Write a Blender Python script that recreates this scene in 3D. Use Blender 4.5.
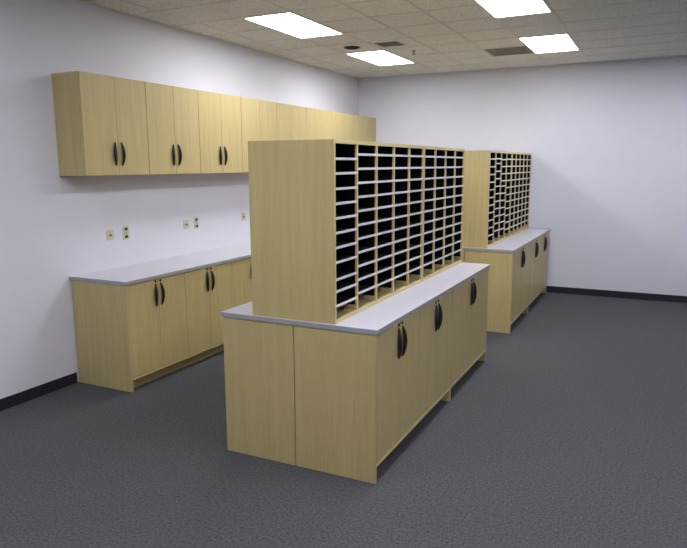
import bpy, bmesh, math, random
from mathutils import Vector, Matrix
random.seed(7)
for o in list(bpy.data.objects):
    bpy.data.objects.remove(o)
scene = bpy.context.scene
COL = scene.collection

# ------------------------------------------------------------------ camera
CAM_H = 1.8073
cam_d = bpy.data.cameras.new('camera')
cam_d.sensor_fit = 'HORIZONTAL'
cam_d.sensor_width = 36.0
cam_d.lens = 637.87 / 687.0 * 36.0
cam_d.shift_x = 0.5 / 687.0
cam_d.shift_y = -0.5 / 687.0
cam_d.clip_start = 0.05
cam_o = bpy.data.objects.new('camera', cam_d)
COL.objects.link(cam_o)
cam_o.matrix_world = (Matrix.Translation((0, 0, CAM_H)) @ Matrix.Rotation(0.4588, 4, 'Z')
                      @ Matrix.Rotation(math.pi / 2 - 0.1677, 4, 'X') @ Matrix.Rotation(-0.0052, 4, 'Z'))
scene.camera = cam_o

# ------------------------------------------------------------------ world, exposure, lamps
LAMP_STRENGTH = 20.3
LAMP_COLOR = (0.99, 0.99, 1.0, 1)
w = bpy.data.worlds.new('world'); scene.world = w; w.use_nodes = True
w.node_tree.nodes['Background'].inputs[0].default_value = (0.02, 0.02, 0.022, 1)
w.node_tree.nodes['Background'].inputs[1].default_value = 1.0
scene.view_settings.view_transform = 'Standard'
scene.view_settings.look = 'None'
scene.view_settings.gamma = 1.0
scene.view_settings.use_curve_mapping = False
scene.view_settings.exposure = 0.0

# ------------------------------------------------------------------ room numbers
XW, YF, ZC = -4.334, 9.361, 3.139       # left wall, far wall, ceiling
XR, YN = 3.9, -2.9                      # right wall, near wall (behind the camera)
ZS, TS = 0.914, 0.030                   # worktop height and thickness
XI0, XI1, XM = -2.400, -1.3380, -1.8780  # island worktop: rear edge, front edge, seam between the cabinets
TP, TQ = 0.511, 0.530                   # ceiling tile pitch across and along the room
GX, GY = -1.468, 8.25                   # one crossing of the ceiling grid

# ------------------------------------------------------------------ materials
def new_mat(name):
    m = bpy.data.materials.new(name); m.use_nodes = True
    nt = m.node_tree
    return m, nt, nt.nodes['Principled BSDF']

def plain(name, col, rough=0.5, spec=0.5, metal=0.0, noise=0.0, nscale=40.0, bump=0.0):
    m, nt, b = new_mat(name)
    b.inputs['Base Color'].default_value = (*col, 1)
    b.inputs['Roughness'].default_value = rough
    b.inputs['Specular IOR Level'].default_value = spec
    b.inputs['Metallic'].default_value = metal
    tc = nt.nodes.new('ShaderNodeTexCoord')
    n = nt.nodes.new('ShaderNodeTexNoise'); n.inputs['Scale'].default_value = nscale
    n.inputs['Detail'].default_value = 4
    nt.links.new(tc.outputs['Object'], n.inputs['Vector'])
    if noise:
        r = nt.nodes.new('ShaderNodeValToRGB')
        r.color_ramp.elements[0].position = 0.3; r.color_ramp.elements[1].position = 0.7
        r.color_ramp.elements[0].color = (*[c * (1 - noise) for c in col], 1)
        r.color_ramp.elements[1].color = (*[min(1, c * (1 + noise)) for c in col], 1)
        nt.links.new(n.outputs['Fac'], r.inputs['Fac'])
        nt.links.new(r.outputs['Color'], b.inputs['Base Color'])
    if bump:
        bp = nt.nodes.new('ShaderNodeBump'); bp.inputs['Strength'].default_value = bump
        bp.inputs['Distance'].default_value = 0.002
        nt.links.new(n.outputs['Fac'], bp.inputs['Height'])
        nt.links.new(bp.outputs['Normal'], b.inputs['Normal'])
    return m

def wood(name, c0, c1):
    """pale maple laminate with fine upright grain"""
    m, nt, b = new_mat(name)
    tc = nt.nodes.new('ShaderNodeTexCoord'); oi = nt.nodes.new('ShaderNodeObjectInfo')
    add = nt.nodes.new('ShaderNodeVectorMath'); add.operation = 'MULTIPLY_ADD'
    cmb = nt.nodes.new('ShaderNodeCombineXYZ')
    for k in range(3): nt.links.new(oi.outputs['Random'], cmb.inputs[k])
    add.inputs[1].default_value = (9.0, 17.0, 5.0)
    nt.links.new(cmb.outputs[0], add.inputs[0]); nt.links.new(tc.outputs['Object'], add.inputs[2])
    def stretched(sc, det, zs):
        mp = nt.nodes.new('ShaderNodeMapping'); mp.inputs['Scale'].default_value = (1, 1, zs)
        nt.links.new(add.outputs[0], mp.inputs['Vector'])
        n = nt.nodes.new('ShaderNodeTexNoise'); n.inputs['Scale'].default_value = sc
        n.inputs['Detail'].default_value = det; n.inputs['Distortion'].default_value = 0.3
        nt.links.new(mp.outputs[0], n.inputs['Vector'])
        return n
    n1, n2 = stretched(28, 5, 0.05), stretched(110, 3, 0.06)
    mix = nt.nodes.new('ShaderNodeMix'); mix.inputs['Factor'].default_value = 0.4
    nt.links.new(n1.outputs['Fac'], mix.inputs['A']); nt.links.new(n2.outputs['Fac'], mix.inputs['B'])
    r = nt.nodes.new('ShaderNodeValToRGB')
    r.color_ramp.elements[0].position = 0.32; r.color_ramp.elements[1].position = 0.68
    r.color_ramp.elements[0].color = (*c0, 1); r.color_ramp.elements[1].color = (*c1, 1)
    nt.links.new(mix.outputs['Result'], r.inputs['Fac'])
    nt.links.new(r.outputs['Color'], b.inputs['Base Color'])
    b.inputs['Roughness'].default_value = 0.42
    b.inputs['Specular IOR Level'].default_value = 0.4
    return m

MAPLE = wood('maple_laminate', (0.455, 0.365, 0.168), (0.545, 0.445, 0.222))
MAPLE_EDGE = wood('maple_edge_band', (0.53, 0.43, 0.21), (0.60, 0.50, 0.26))
TOP = plain('pale_grey_laminate', (0.53, 0.52, 0.60), 0.30, 0.5, noise=0.04, nscale=220)
TOP_EDGE = plain('grey_edge_band', (0.33, 0.33, 0.37), 0.4, noise=0.05, nscale=90)
BLACK = plain('matte_black', (0.006, 0.006, 0.008), 0.8, 0.15, noise=0.2, nscale=60)
HANDLE = plain('black_handle_plastic', (0.012, 0.012, 0.014), 0.33, 0.5, noise=0.1)
STRIP = plain('white_edge_strip', (0.58, 0.58, 0.645), 0.35, noise=0.03, nscale=80)
PALE = plain('pale_strip_finish', (0.72, 0.68, 0.55), 0.5, noise=0.05)
ALMOND = plain('almond_plate_plastic', (0.55, 0.555, 0.43), 0.4, noise=0.04)
JACK = plain('beige_jack_insert', (0.30, 0.29, 0.20), 0.5, noise=0.05)
SOCKET = plain('dark_socket', (0.03, 0.03, 0.025), 0.5, noise=0.1)
WALL = plain('wall_paint', (0.675, 0.68, 0.78), 0.75, 0.3, noise=0.012, nscale=3, bump=0.05)
BASE = plain('navy_vinyl_base', (0.016, 0.017, 0.030), 0.4, noise=0.1)
GRID = plain('ceiling_grid_metal', (0.62, 0.60, 0.55), 0.5, noise=0.03)
LAMP_FRAME = plain('white_lamp_frame', (0.75, 0.74, 0.73), 0.4, noise=0.02)
DARK = plain('dark_metal_and_kick_shade', (0.02, 0.02, 0.02), 0.5, noise=0.2)
GRILLE = plain('grey_grille', (0.27, 0.25, 0.21), 0.6, noise=0.1)
BACKING = plain('grille_backing', (0.12, 0.11, 0.09), 0.7, noise=0.1)
CHROME = plain('dull_chrome', (0.35, 0.34, 0.32), 0.3, metal=0.8, noise=0.05)

def carpet():
    m, nt, b = new_mat('blue_grey_carpet')
    tc = nt.nodes.new('ShaderNodeTexCoord')
    n = nt.nodes.new('ShaderNodeTexNoise'); n.inputs['Scale'].default_value = 70; n.inputs['Detail'].default_value = 6; n.inputs['Roughness'].default_value = 0.9
    n2 = nt.nodes.new('ShaderNodeTexVoronoi'); n2.inputs['Scale'].default_value = 150
    nt.links.new(tc.outputs['Object'], n.inputs['Vector']); nt.links.new(tc.outputs['Object'], n2.inputs['Vector'])
    r = nt.nodes.new('ShaderNodeValToRGB')
    r.color_ramp.elements[0].position = 0.33; r.color_ramp.elements[1].position = 0.67
    r.color_ramp.elements[0].color = (0.020, 0.0205, 0.026, 1); r.color_ramp.elements[1].color = (0.135, 0.136, 0.155, 1)
    nt.links.new(n.outputs['Fac'], r.inputs['Fac'])
    nt.links.new(r.outputs['Color'], b.inputs['Base Color'])
    b.inputs['Roughness'].default_value = 0.95; b.inputs['Specular IOR Level'].default_value = 0.1
    bp = nt.nodes.new('ShaderNodeBump'); bp.inputs['Strength'].default_value = 0.4; bp.inputs['Distance'].default_value = 0.003
    nt.links.new(n2.outputs['Distance'], bp.inputs['Height']); nt.links.new(bp.outputs['Normal'], b.inputs['Normal'])
    return m
CARPET = carpet()

def tiles():
    m, nt, b = new_mat('mineral_ceiling_tile')
    tc = nt.nodes.new('ShaderNodeTexCoord')
    n = nt.nodes.new('ShaderNodeTexNoise'); n.inputs['Scale'].default_value = 60; n.inputs['Detail'].default_value = 6
    nt.links.new(tc.outputs['Object'], n.inputs['Vector'])
    r = nt.nodes.new('ShaderNodeValToRGB')
    r.color_ramp.elements[0].position = 0.36; r.color_ramp.elements[1].position = 0.6
    r.color_ramp.elements[0].color = (0.60, 0.59, 0.545, 1); r.color_ramp.elements[1].color = (0.77, 0.76, 0.71, 1)
    nt.links.new(n.outputs['Fac'], r.inputs['Fac']); nt.links.new(r.outputs['Color'], b.inputs['Base Color'])
    b.inputs['Roughness'].default_value = 0.95; b.inputs['Specular IOR Level'].default_value = 0.1
    bp = nt.nodes.new('ShaderNodeBump'); bp.inputs['Strength'].default_value = 0.4; bp.inputs['Distance'].default_value = 0.002
    nt.links.new(n.outputs['Fac'], bp.inputs['Height']); nt.links.new(bp.outputs['Normal'], b.inputs['Normal'])
    return m
TILE = tiles()

def glow():
    m, nt, b = new_mat('lit_lamp_diffuser')
    b.inputs['Base Color'].default_value = (0.8, 0.8, 0.8, 1)
    b.inputs['Emission Color'].default_value = LAMP_COLOR
    b.inputs['Emission Strength'].default_value = LAMP_STRENGTH
    return m
GLOW = glow()

# ------------------------------------------------------------------ helpers
def add_box(bm, x0, x1, y0, y1, z0, z1, mi=0):
    vs = [bm.verts.new((x, y, z)) for z in (z0, z1) for y in (y0, y1) for x in (x0, x1)]
    for f in ((0, 2, 3, 1), (4, 5, 7, 6), (0, 1, 5, 4), (2, 6, 7, 3), (0, 4, 6, 2), (1, 3, 7, 5)):
        fc = bm.faces.new([vs[i] for i in f]); fc.material_index = mi

def add_disc(bm, c, r, depth, axis='Z', seg=24, mi=0, r2=None):
    rot = Matrix.Identity(4) if axis == 'Z' else Matrix.Rotation(math.pi / 2, 4, 'Y')
    res = bmesh.ops.create_cone(bm, cap_ends=True, segments=seg, radius1=r, radius2=r if r2 is None else r2,
                                depth=depth, matrix=Matrix.Translation(c) @ rot)
    for v in res['verts']:
        for f in v.link_faces: f.material_index = mi

def obj(name, bm, mats, parent=None, bevel=0.0, loc=None):
    me = bpy.data.meshes.new(name); bm.normal_update(); bm.to_mesh(me); bm.free()
    if not isinstance(mats, (list, tuple)): mats = [mats]
    for m in mats: me.materials.append(m)
    o = bpy.data.objects.new(name, me); COL.objects.link(o)
    if parent is not None: o.parent = parent
    if loc is not None: o.location = loc
    if bevel:
        md = o.modifiers.new('bevel', 'BEVEL'); md.width = bevel; md.segments = 2; md.limit_method = 'ANGLE'
    return o

def boxes(name, bl, mats, parent=None, bevel=0.0, loc=None):
    bm = bmesh.new()
    for b in bl: add_box(bm, *b)
    return obj(name, bm, mats, parent, bevel, loc)

def thing(name, label, cat, loc=(0, 0, 0), rotz=0.0, group=None):
    o = bpy.data.objects.new(name, None); COL.objects.link(o)
    o.empty_display_size = 0.1
    o.location = loc; o.rotation_euler = (0, 0, rotz)
    o['label'] = label; o['category'] = cat
    if group: o['group'] = group
    return o

def tag(o, label, cat, group=None):
    o['label'] = label; o['category'] = cat
    if group: o['group'] = group
    return o

def struct(name, bl, m, bevel=0.0):
    o = boxes(name, bl, m, None, bevel); o['kind'] = 'structure'; return o

def dup(root, loc, label, group=None, rotz=None):
    def rec(o, parent):
        c = o.copy(); COL.objects.link(c); c.parent = parent
        for ch in list(o.children): rec(ch, c)
        return c
    r = rec(root, None); r.location = loc
    if rotz is not None: r.rotation_euler = (0, 0, rotz)
    r['label'] = label
    if group: r['group'] = group
    return r

# ------------------------------------------------------------------ room shell
struct('floor', [(XW - .1, XR + .1, YN - .1, YF + .1, -0.10, 0.0)], CARPET)
struct('ceiling', [(XW - .1, XR + .1, YN - .1, YF + .1, ZC, ZC + .10)], TILE)
struct('wall_left', [(XW - .12, XW, YN - .1, YF + .1, 0, ZC)], WALL)
struct('wall_far', [(XW, XR, YF, YF + .12, 0, ZC)], WALL)
struct('wall_right', [(XR, XR + .12, YN - .1, YF + .1, 0, ZC)], WALL)
struct('wall_near', [(XW, XR, YN - .12, YN, 0, ZC)], WALL)
struct('baseboard_far', [(XW + .001, XR - .001, YF - .008, YF - .0002, 0.0005, .092)], BASE, .002)
struct('baseboard_left', [(XW + .0002, XW + .008, YN + .01, 3.655, 0.0005, .092)], BASE, .002)
struct('baseboard_right', [(XR - .008, XR - .0002, YN + .01, YF - .01, 0.0005, .092)], BASE, .002)
# suspended ceiling grid
def cell_x(i): return GX + i * TP          # left side of tile column i
def cell_y(j): return GY + j * TQ
bl = []
i = -6
gb = 0.011
xs = []; k = -20
while cell_x(k) < XR - .05:
    if cell_x(k) > XW + .05: xs.append(cell_x(k))
    k += 1
ys = []; k = -40
while cell_y(k) < YF - .02:
    if cell_y(k) > YN + .05: ys.append(cell_y(k))
    k += 1
for x in xs: bl.append((x - gb, x + gb, YN, YF, ZC - .004, ZC - .0001))
for y in ys: bl.append((XW, XR, y - gb, y + gb, ZC - .0035, ZC - .0001))
struct('trim_1', bl, GRID)
# wall angle round the edge of the ceiling
struct('trim_2', [(XW + .0001, XW + .022, YN, YF, ZC - .005, ZC - .0002), (XW + .022, XR - .022, YF - .022, YF - .0001, ZC - .005, ZC - .0002),
                  (XR - .022, XR - .0001, YN, YF, ZC - .005, ZC - .0002), (XW + .022, XR - .022, YN + .0001, YN + .022, ZC - .005, ZC - .0002)], GRID)

# ------------------------------------------------------------------ ceiling lamps (2 x 4 troffers)
def make_lamp(loc, label, group):
    t = thing('ceiling_light', label, 'ceiling light', loc, 0, group)
    W, L = TP - .020, 2 * TQ - .020
    f = .006
    boxes('lamp_frame', [(-W/2, -W/2 + f, -L/2, L/2, -.010, 0), (W/2 - f, W/2, -L/2, L/2, -.010, 0),
                         (-W/2 + f, W/2 - f, -L/2, -L/2 + f, -.010, 0), (-W/2 + f, W/2 - f, L/2 - f, L/2, -.010, 0)],
          LAMP_FRAME, t, .002)
    boxes('diffuser', [(-W/2 + f, W/2 - f, -L/2 + f, L/2 - f, -.007, -.001)], GLOW, t)
    return t
LAMPS = []
lz = ZC - .0002
lx = [cell_x(c) + TP / 2 for c in (-4, 0, 4, 8)]
def lamp_y(j): return cell_y(j) + TQ
lamp0 = make_lamp((lx[0], lamp_y(-2), lz), 'lit ceiling light over the mail sorters beside the small round black fitting', 'fluorescent ceiling lights')
dup(lamp0, (lx[1], lamp_y(-2), lz), 'lit white rectangular ceiling light beside the grey return grille')
dup(lamp0, (lx[0], lamp_y(-6), lz), 'lit ceiling light nearer the camera of the two along the left wall')
dup(lamp0, (lx[1], lamp_y(-6), lz), 'lit ceiling light at the top edge of the picture, straight above the sorters')
for a, j in ((2, -2), (1, -10), (2, -10), (0, -14), (1, -14), (2, -14), (2, -18)):
    dup(lamp0, (lx[a], lamp_y(j), lz), 'lit white rectangular ceiling light in the rest of the room, beyond the photo', 'ceiling lights beyond the photo')

# return-air grille
t = thing('return_grille', 'grey square return air grille in the ceiling beside the right-hand light', 'vent', (cell_x(-1) + TP/2, cell_y(-1) + TQ/2, lz))
h = TP / 2 - .014
boxes('grille_frame', [(-h, -h + .02, -h, h, -.008, 0), (h - .02, h, -h, h, -.008, 0), (-h + .02, h - .02, -h, -h + .02, -.008, 0), (-h + .02, h - .02, h - .02, h, -.008, 0)], GRILLE, t, .001)
bm = bmesh.new()
for k in range(19):
    y = -h + .04 + k * (2*h - .08) / 18
    add_box(bm, -h + .02, h - .02, y - .005, y + .005, -.007, -.002)
obj('grille_slats', bm, GRILLE, t)
boxes('grille_backing', [(-h + .02, h - .02, -h + .02, h - .02, -.0015, -.0003)], BACKING, t)

# supply diffuser: pale square face with a four-way louvre in its middle
t = thing('supply_diffuser', 'square ceiling air diffuser with a small dark louvred middle, beside the left-hand light', 'vent', (-2.812, 6.893, lz))
def ring(bm, r0, r1, z0, z1):
    add_box(bm, -r1, -r0, -r1, r1, z0, z1); add_box(bm, r0, r1, -r1, r1, z0, z1)
    add_box(bm, -r0, r0, -r1, -r0, z0, z1); add_box(bm, -r0, r0, r0, r1, z0, z1)
bm = bmesh.new(); ring(bm, .135, .168, -.004, 0); obj('diffuser_frame', bm, TILE, t, .001)
bm = bmesh.new()
for k in range(3): ring(bm, .030 + k * .036, .040 + k * .036, -.012 + .002 * k, -.004)
obj('louvre', bm, GRILLE, t)
boxes('dark_backing', [(-.135, .135, -.135, .135, -.0025, -.0003)], DARK, t)

# round black recessed speaker
t = thing('ceiling_speaker', 'small round black recessed fitting in the ceiling beside the left-hand light', 'speaker', (-3.272, 6.887, lz))
bm = bmesh.new(); add_disc(bm, (0, 0, -.004), .088, .008, r2=.094, seg=40); obj('speaker_rim', bm, DARK, t)
bm = bmesh.new(); add_disc(bm, (0, 0, -.010), .070, .004, seg=40); obj('speaker_cover', bm, BLACK, t)
# sprinkler head
t = thing('sprinkler_head', 'tiny dark sprinkler head hanging from the ceiling right of the left-hand light', 'sprinkler', (-2.72, 7.42, lz))
bm = bmesh.new(); add_disc(bm, (0, 0, -.003), .030, .006, seg=28); obj('escutcheon', bm, GRID, t)
bm = bmesh.new(); add_disc(bm, (0, 0, -.013), .010, .016, seg=16)
add_box(bm, -.014, -.011, -.003, .003, -.040, -.018); add_box(bm, .011, .014, -.003, .003, -.040, -.018); add_box(bm, -.014, .014, -.003, .003, -.022, -.018)
obj('sprinkler_body', bm, CHROME, t)
bm = bmesh.new(); add_disc(bm, (0, 0, -.041), .018, .003, seg=20); obj('deflector', bm, DARK, t)

# ------------------------------------------------------------------ cabinet parts
def handle_bm(side, hl=.095):
    """bow handle: thick in the middle, tapering to both ends, ends touching the door"""
    bm = bmesh.new(); N, M = 18, 10; rings = []
    for a in range(N + 1):
        s = -1 + 2 * a / N
        q = max(0.0, 1 - s * s)
        cx = .0045 + .012 * q ** .8
        cy = side * .014 * q
        rx = .0050 + .0085 * q
        ry = .0050 + .0085 * q
        rings.append([bm.verts.new((cx + rx * math.cos(2*math.pi*b/M), cy + ry * math.sin(2*math.pi*b/M), s * hl)) for b in range(M)])
    for a in range(N):
        for b in range(M):
            bm.faces.new((rings[a][b], rings[a][(b+1) % M], rings[a+1][(b+1) % M], rings[a+1][b]))
    bm.faces.new(list(reversed(rings[0]))); bm.faces.new(rings[-1])
    for f in bm.faces: f.smooth = True
    return bm

DOOR_T = .019
def add_door(t, y0, y1, z0, z1, side, hz, hy, lock):
    """door face in the plane x = 0; side -1: handle curves toward -y"""
    d = boxes('door', [(-DOOR_T, 0, y0, y1, z0, z1)], MAPLE, t, .0015)
    hd = obj('handle', handle_bm(side), HANDLE, d, loc=(0.0, hy, hz))
    if lock:
        bm = bmesh.new(); add_disc(bm, (.0015, 0, 0), .010, .003, 'X', 18); add_disc(bm, (.0035, 0, 0), .0065, .004, 'X', 18)
        obj('lock', bm, HANDLE, d, loc=(0, hy, .863))
        ya, yb = (hy - .085, hy - .020) if side < 0 else (hy + .020, hy + .085)
        boxes('pale_strip', [(.0002, .0012, ya, yb, .871, .877)], PALE, d)  # thin pale strip along the door top beside the lock
    return d

ZK = .0975
def make_base(name, L, D, pairs, label, group, loc, rotz=0.0, kick=None):
    """base cabinet: front plane x=0 facing +x, body from x=-D, y 0..L; pairs = (y0, y1) bays of two doors"""
    kick = kick or DARK  # default black puts the shade of the toe recess into the board's colour
    t = thing(name, label, 'cabinet', loc, rotz, group)
    H = ZS - TS - .0005; P = .020; z0 = .0
    boxes('side_panel', [(-D, 0, 0, P, z0 + .0005, H)], MAPLE, t, .0015)
    boxes('side_panel', [(-D, 0, L - P, L, z0 + .0005, H)], MAPLE, t, .0015)
    boxes('carcass', [(-D, -D + .012, P, L - P, ZK, H), (-D + .012, -.022, P, L - P, ZK, ZK + .02), (-D + .012, -.022, P, L - P, H - .02, H)], MAPLE, t)
    boxes('bottom_rail', [(-.021, .0025, P, L - P, ZK, ZK + .017)], MAPLE_EDGE, t, .001)
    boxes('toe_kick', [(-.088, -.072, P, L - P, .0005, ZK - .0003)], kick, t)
    for (a, b) in pairs:
        a = max(a, P) + .0015; b = min(b, L - P) - .0015
        m = (a + b) / 2
        add_door(t, a, m - .0015, ZK + .0215, H - .004, -1, .748, m - .029, True)
        add_door(t, m + .0015, b, ZK + .0215, H - .004, 1, .748, m + .029, True)
    return t

def worktop(x0, x1, y0, y1, label):
    bm = bmesh.new(); add_box(bm, x0, x1, y0, y1, ZS - TS, ZS)
    bm.faces.ensure_lookup_table()
    for f in bm.faces:
        f.normal_update()
        f.material_index = 0 if abs(f.normal.z) > .5 else 1
    o = obj('worktop', bm, [TOP, TOP_EDGE], bevel=.0018)
    return tag(o, label, 'countertop')

# ------------------------------------------------------------------ island near the camera
Y10, Y1M, Y11 = 3.138, 4.598, 5.738
XFF = XI1 - .012                                  # door plane
Df = XFF - (XM + .003)
Db = (XM - .003) - (XI0 + .012)
L1, L2 = Y1M - Y10, Y11 - Y1M
gi = None
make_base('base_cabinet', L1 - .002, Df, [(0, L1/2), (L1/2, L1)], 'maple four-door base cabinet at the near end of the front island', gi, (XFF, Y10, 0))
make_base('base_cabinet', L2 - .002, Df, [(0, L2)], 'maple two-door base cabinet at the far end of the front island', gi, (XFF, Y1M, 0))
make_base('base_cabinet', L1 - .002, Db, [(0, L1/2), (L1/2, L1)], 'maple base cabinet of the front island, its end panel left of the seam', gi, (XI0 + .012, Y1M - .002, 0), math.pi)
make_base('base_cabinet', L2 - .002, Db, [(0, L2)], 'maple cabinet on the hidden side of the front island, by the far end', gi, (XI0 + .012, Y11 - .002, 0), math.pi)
worktop(XI0, XI1, Y10 - .006, Y11 + .006, 'pale grey worktop of the front island, under the nearer mail sorters')

# ------------------------------------------------------------------ island by the far wall
Y20, Y2M, Y21 = 6.812, 7.860, 9.262
K1, K2 = Y2M - Y20, Y21 - Y2M
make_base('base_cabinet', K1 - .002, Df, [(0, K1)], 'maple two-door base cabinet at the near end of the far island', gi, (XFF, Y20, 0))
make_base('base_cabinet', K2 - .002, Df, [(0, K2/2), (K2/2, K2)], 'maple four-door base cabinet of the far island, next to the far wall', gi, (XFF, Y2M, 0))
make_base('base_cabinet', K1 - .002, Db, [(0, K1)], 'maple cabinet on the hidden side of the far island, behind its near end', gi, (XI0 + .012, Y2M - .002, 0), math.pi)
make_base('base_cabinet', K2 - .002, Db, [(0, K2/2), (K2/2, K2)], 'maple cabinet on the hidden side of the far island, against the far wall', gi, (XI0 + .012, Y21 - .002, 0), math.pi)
worktop(XI0, XI1, Y20 - .006, Y21 + .006, 'pale grey worktop of the far island, under the farther mail sorters')

# ------------------------------------------------------------------ mail sorters
XS0, XS1 = -2.168, -1.606
HS = 1.9490 - ZS
DS = XS1 - XS0
REG = [1.871 - .0835 * k for k in range(11)]
S1C1 = [1.844, 1.764, 1.679, 1.597, 1.515, 1.433, 1.350, 1.266, 1.168, 1.099, 1.015]
S2C1 = [1.868 - .0825 * k for k in range(11)]
S2C2 = [1.872, 1.820] + [1.735 - .0835 * k for k in range(9)]
S2C3 = [1.865, 1.785, 1.704, 1.623, 1.562] + [1.479 - .0835 * k for k in range(6)]
def make_sorter(y0, y1, cols, label, xf=XS1, HS=HS):
    """open-front mail sorter, front plane x = 0 facing +x"""
    L = y1 - y0; n = len(cols); P = .021; T = .017
    t = thing('mail_sorter', label, 'mail sorter', (xf, y0, ZS + .0006), 0, None)
    boxes('side_panel', [(-DS, 0, 0, P, 0, HS)], MAPLE, t, .001)
    boxes('side_panel', [(-DS, 0, L - P, L, 0, HS)], MAPLE, t, .001)
    boxes('top_panel', [(-DS, 0, P, L - P, HS - .022, HS)], MAPLE_EDGE, t, .001)
    boxes('bottom_panel', [(-DS, 0, P, L - P, 0, .022)], MAPLE_EDGE, t, .001)
    boxes('back_panel', [(-DS, -DS + .008, P, L - P, .022, HS - .022)], MAPLE, t)
    w = (L - 2 * P - (n - 1) * T) / n
    for k in range(1, n):
        yd = P + k * w + (k - 1) * T
        boxes('divider', [(-DS + .008, 0, yd, yd + T, .0222, HS - .0222)], MAPLE_EDGE, t, .001)
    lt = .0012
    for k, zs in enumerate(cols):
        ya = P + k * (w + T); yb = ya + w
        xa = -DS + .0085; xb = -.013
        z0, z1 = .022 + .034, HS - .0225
        boxes('black_sheet', [(xa, xb, ya + .0002, ya + lt, z0, z1), (xa, xb, yb - lt, yb - .0002, z0, z1),
                        (xa, xa + lt, ya + lt, yb - lt, z0, z1), (xa + lt, -.004, ya + lt, yb - lt, z1 - .0012, z1)], BLACK, t)  # thin black sheets on each column's sides, back and top
        for z in zs:
            z -= ZS
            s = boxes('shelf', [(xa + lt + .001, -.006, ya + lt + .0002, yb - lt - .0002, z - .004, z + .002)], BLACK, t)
            boxes('edge_strip', [(-.006, -.0002, ya + .0003, yb - .0003, z - .0075, z + .0065)], STRIP, s, .0008)
    return t
SM = 4.640
S1a, S1b = 3.146, 5.752
make_sorter(S1a, SM, [S1C1] + [REG] * 4, 'tall maple mail sorter of five slot columns at the near end of the front island')
make_sorter(SM + .001, S1b, [REG] * 4, 'maple mail sorter of four slot columns at the far end of the front island')
S2a, S2m, S2b = 6.845, 7.985, 9.262
make_sorter(S2a, S2m, [S2C1, S2C2, S2C3, REG], 'maple mail sorter with uneven white shelves at the near end of the far island', -1.637, HS + .009)
make_sorter(S2m + .001, S2b, [REG] * 5, 'maple mail sorter of five narrow columns nearest the far wall', -1.637, HS + .009)

# ------------------------------------------------------------------ run along the left wall
XL1 = -3.7097
yl0 = 3.668; pitch = 1.405; nb = 4
DL = (XL1 - .012) - (XW + .012)
ords = ['first', 'second', 'third', 'fourth', 'fifth', 'sixth', 'seventh', 'eighth']
b0 = make_base('base_cabinet', pitch - .0015, DL, [(0, pitch / 2), (pitch / 2, pitch)], 'maple four-door base cabinet at the near end of the left wall counter', 'base cabinets along the left wall', (XL1 - .012, yl0, 0), 0.0, MAPLE)
for k in range(1, nb):
    lab = 'maple four-door base cabinet under the left wall counter, %s from its near end' % ords[k]
    dup(b0, (XL1 - .012, yl0 + k * pitch, 0), lab)
worktop(XW + .001, XL1, yl0 - .008, YF - .012, 'long pale grey worktop against the left wall under the wall cabinets')

XU = -4.0351; ZU0, ZU1 = 1.7373, 2.529
def make_wall_cab(label, loc, L):
    t = thing('wall_cabinet', label, 'cabinet', loc, 0, 'wall cabinets over the left counter')
    D = XU - (XW + .0005); H = ZU1 - ZU0; P = .018
    boxes('carcass', [(-D, -.0205, 0, P, 0, H), (-D, -.0205, L - P, L, 0, H), (-D, -.0205, P, L - P, 0, P), (-D, -.0205, P, L - P, H - P, H), (-D, -D + .006, P, L - P, P, H - P)], MAPLE, t, .001)
    for s, (a, b) in ((-1, (.0015, L/2 - .0012)), (1, (L/2 + .0012, L - .0015))):
        add_door(t, a, b, .001, H - .001, s, .174, L/2 + s * .033, False)
    return t
yu0 = 3.640; up = .7045
ulab = ['maple two-door wall cabinet nearest the camera, leftmost over the left counter'] + ['maple two-door wall cabinet over the left counter, %s from the left' % o for o in ords[1:7]] + ['maple wall cabinet at the far end of its row, touching the far wall']
u0 = make_wall_cab(ulab[0], (XU, yu0, ZU0), up - .002)
for k in range(1, 8):
    dup(u0, (XU, yu0 + k * up, ZU0), ulab[k])
struct('trim_3', [(XW + .001, XU - .002, yu0 + 8 * up, YF - .0005, ZU0, ZU1)], MAPLE)   # filler strip to the far wall

# ------------------------------------------------------------------ wall plates
def plate(label, y, z, kind, group):
    t = thing('wall_outlet' if kind == 'power' else 'phone_jack', label, 'outlet' if kind == 'power' else 'wall jack', (XW + .0002, y, z), 0, group)
    pw, ph = (.037, .060) if kind == 'power' else (.040, .044)
    boxes('cover_plate', [(0, .006, -pw, pw, -ph, ph)], ALMOND, t, .0025)
    if kind == 'power':
        for s in (-1, 1):
            bm = bmesh.new(); add_box(bm, .006, .009, -.017, .017, s * .034 - .013, s * .034 + .013)
            r = obj('receptacle', bm, SOCKET if True else JACK, t, .002)
        bm = bmesh.new(); add_disc(bm, (.0065, 0, 0), .006, .002, 'X', 14); obj('screw', bm, DARK, t)
    else:
        boxes('jack_insert', [(.006, .0085, -.018, .018, -.014, .010)], JACK, t, .001)
        boxes('jack_opening', [(.0085, .0092, -.008, .008, -.008, .003)], SOCKET, t)
        for s in (-1, 1):
            bm = bmesh.new(); add_disc(bm, (.0065, 0, s * .034), .003, .0015, 'X', 12); obj('screw', bm, JACK, t)
    return t
plate('almond jack plate on the left wall, leftmost of the wall plates', 4.126, 1.212, 'jack', None)
plate('almond power outlet with two dark sockets, nearer of the two outlets', 4.314, 1.214, 'power', None)
plate('almond jack plate beside the farther power outlet on the left wall', 5.146, 1.220, 'jack', None)
plate('almond power outlet with dark sockets, farther of the two on the left wall', 5.308, 1.223, 'power', None)
plate('almond jack plate alone on the left wall just left of the front sorter', 6.162, 1.227, 'jack', None)
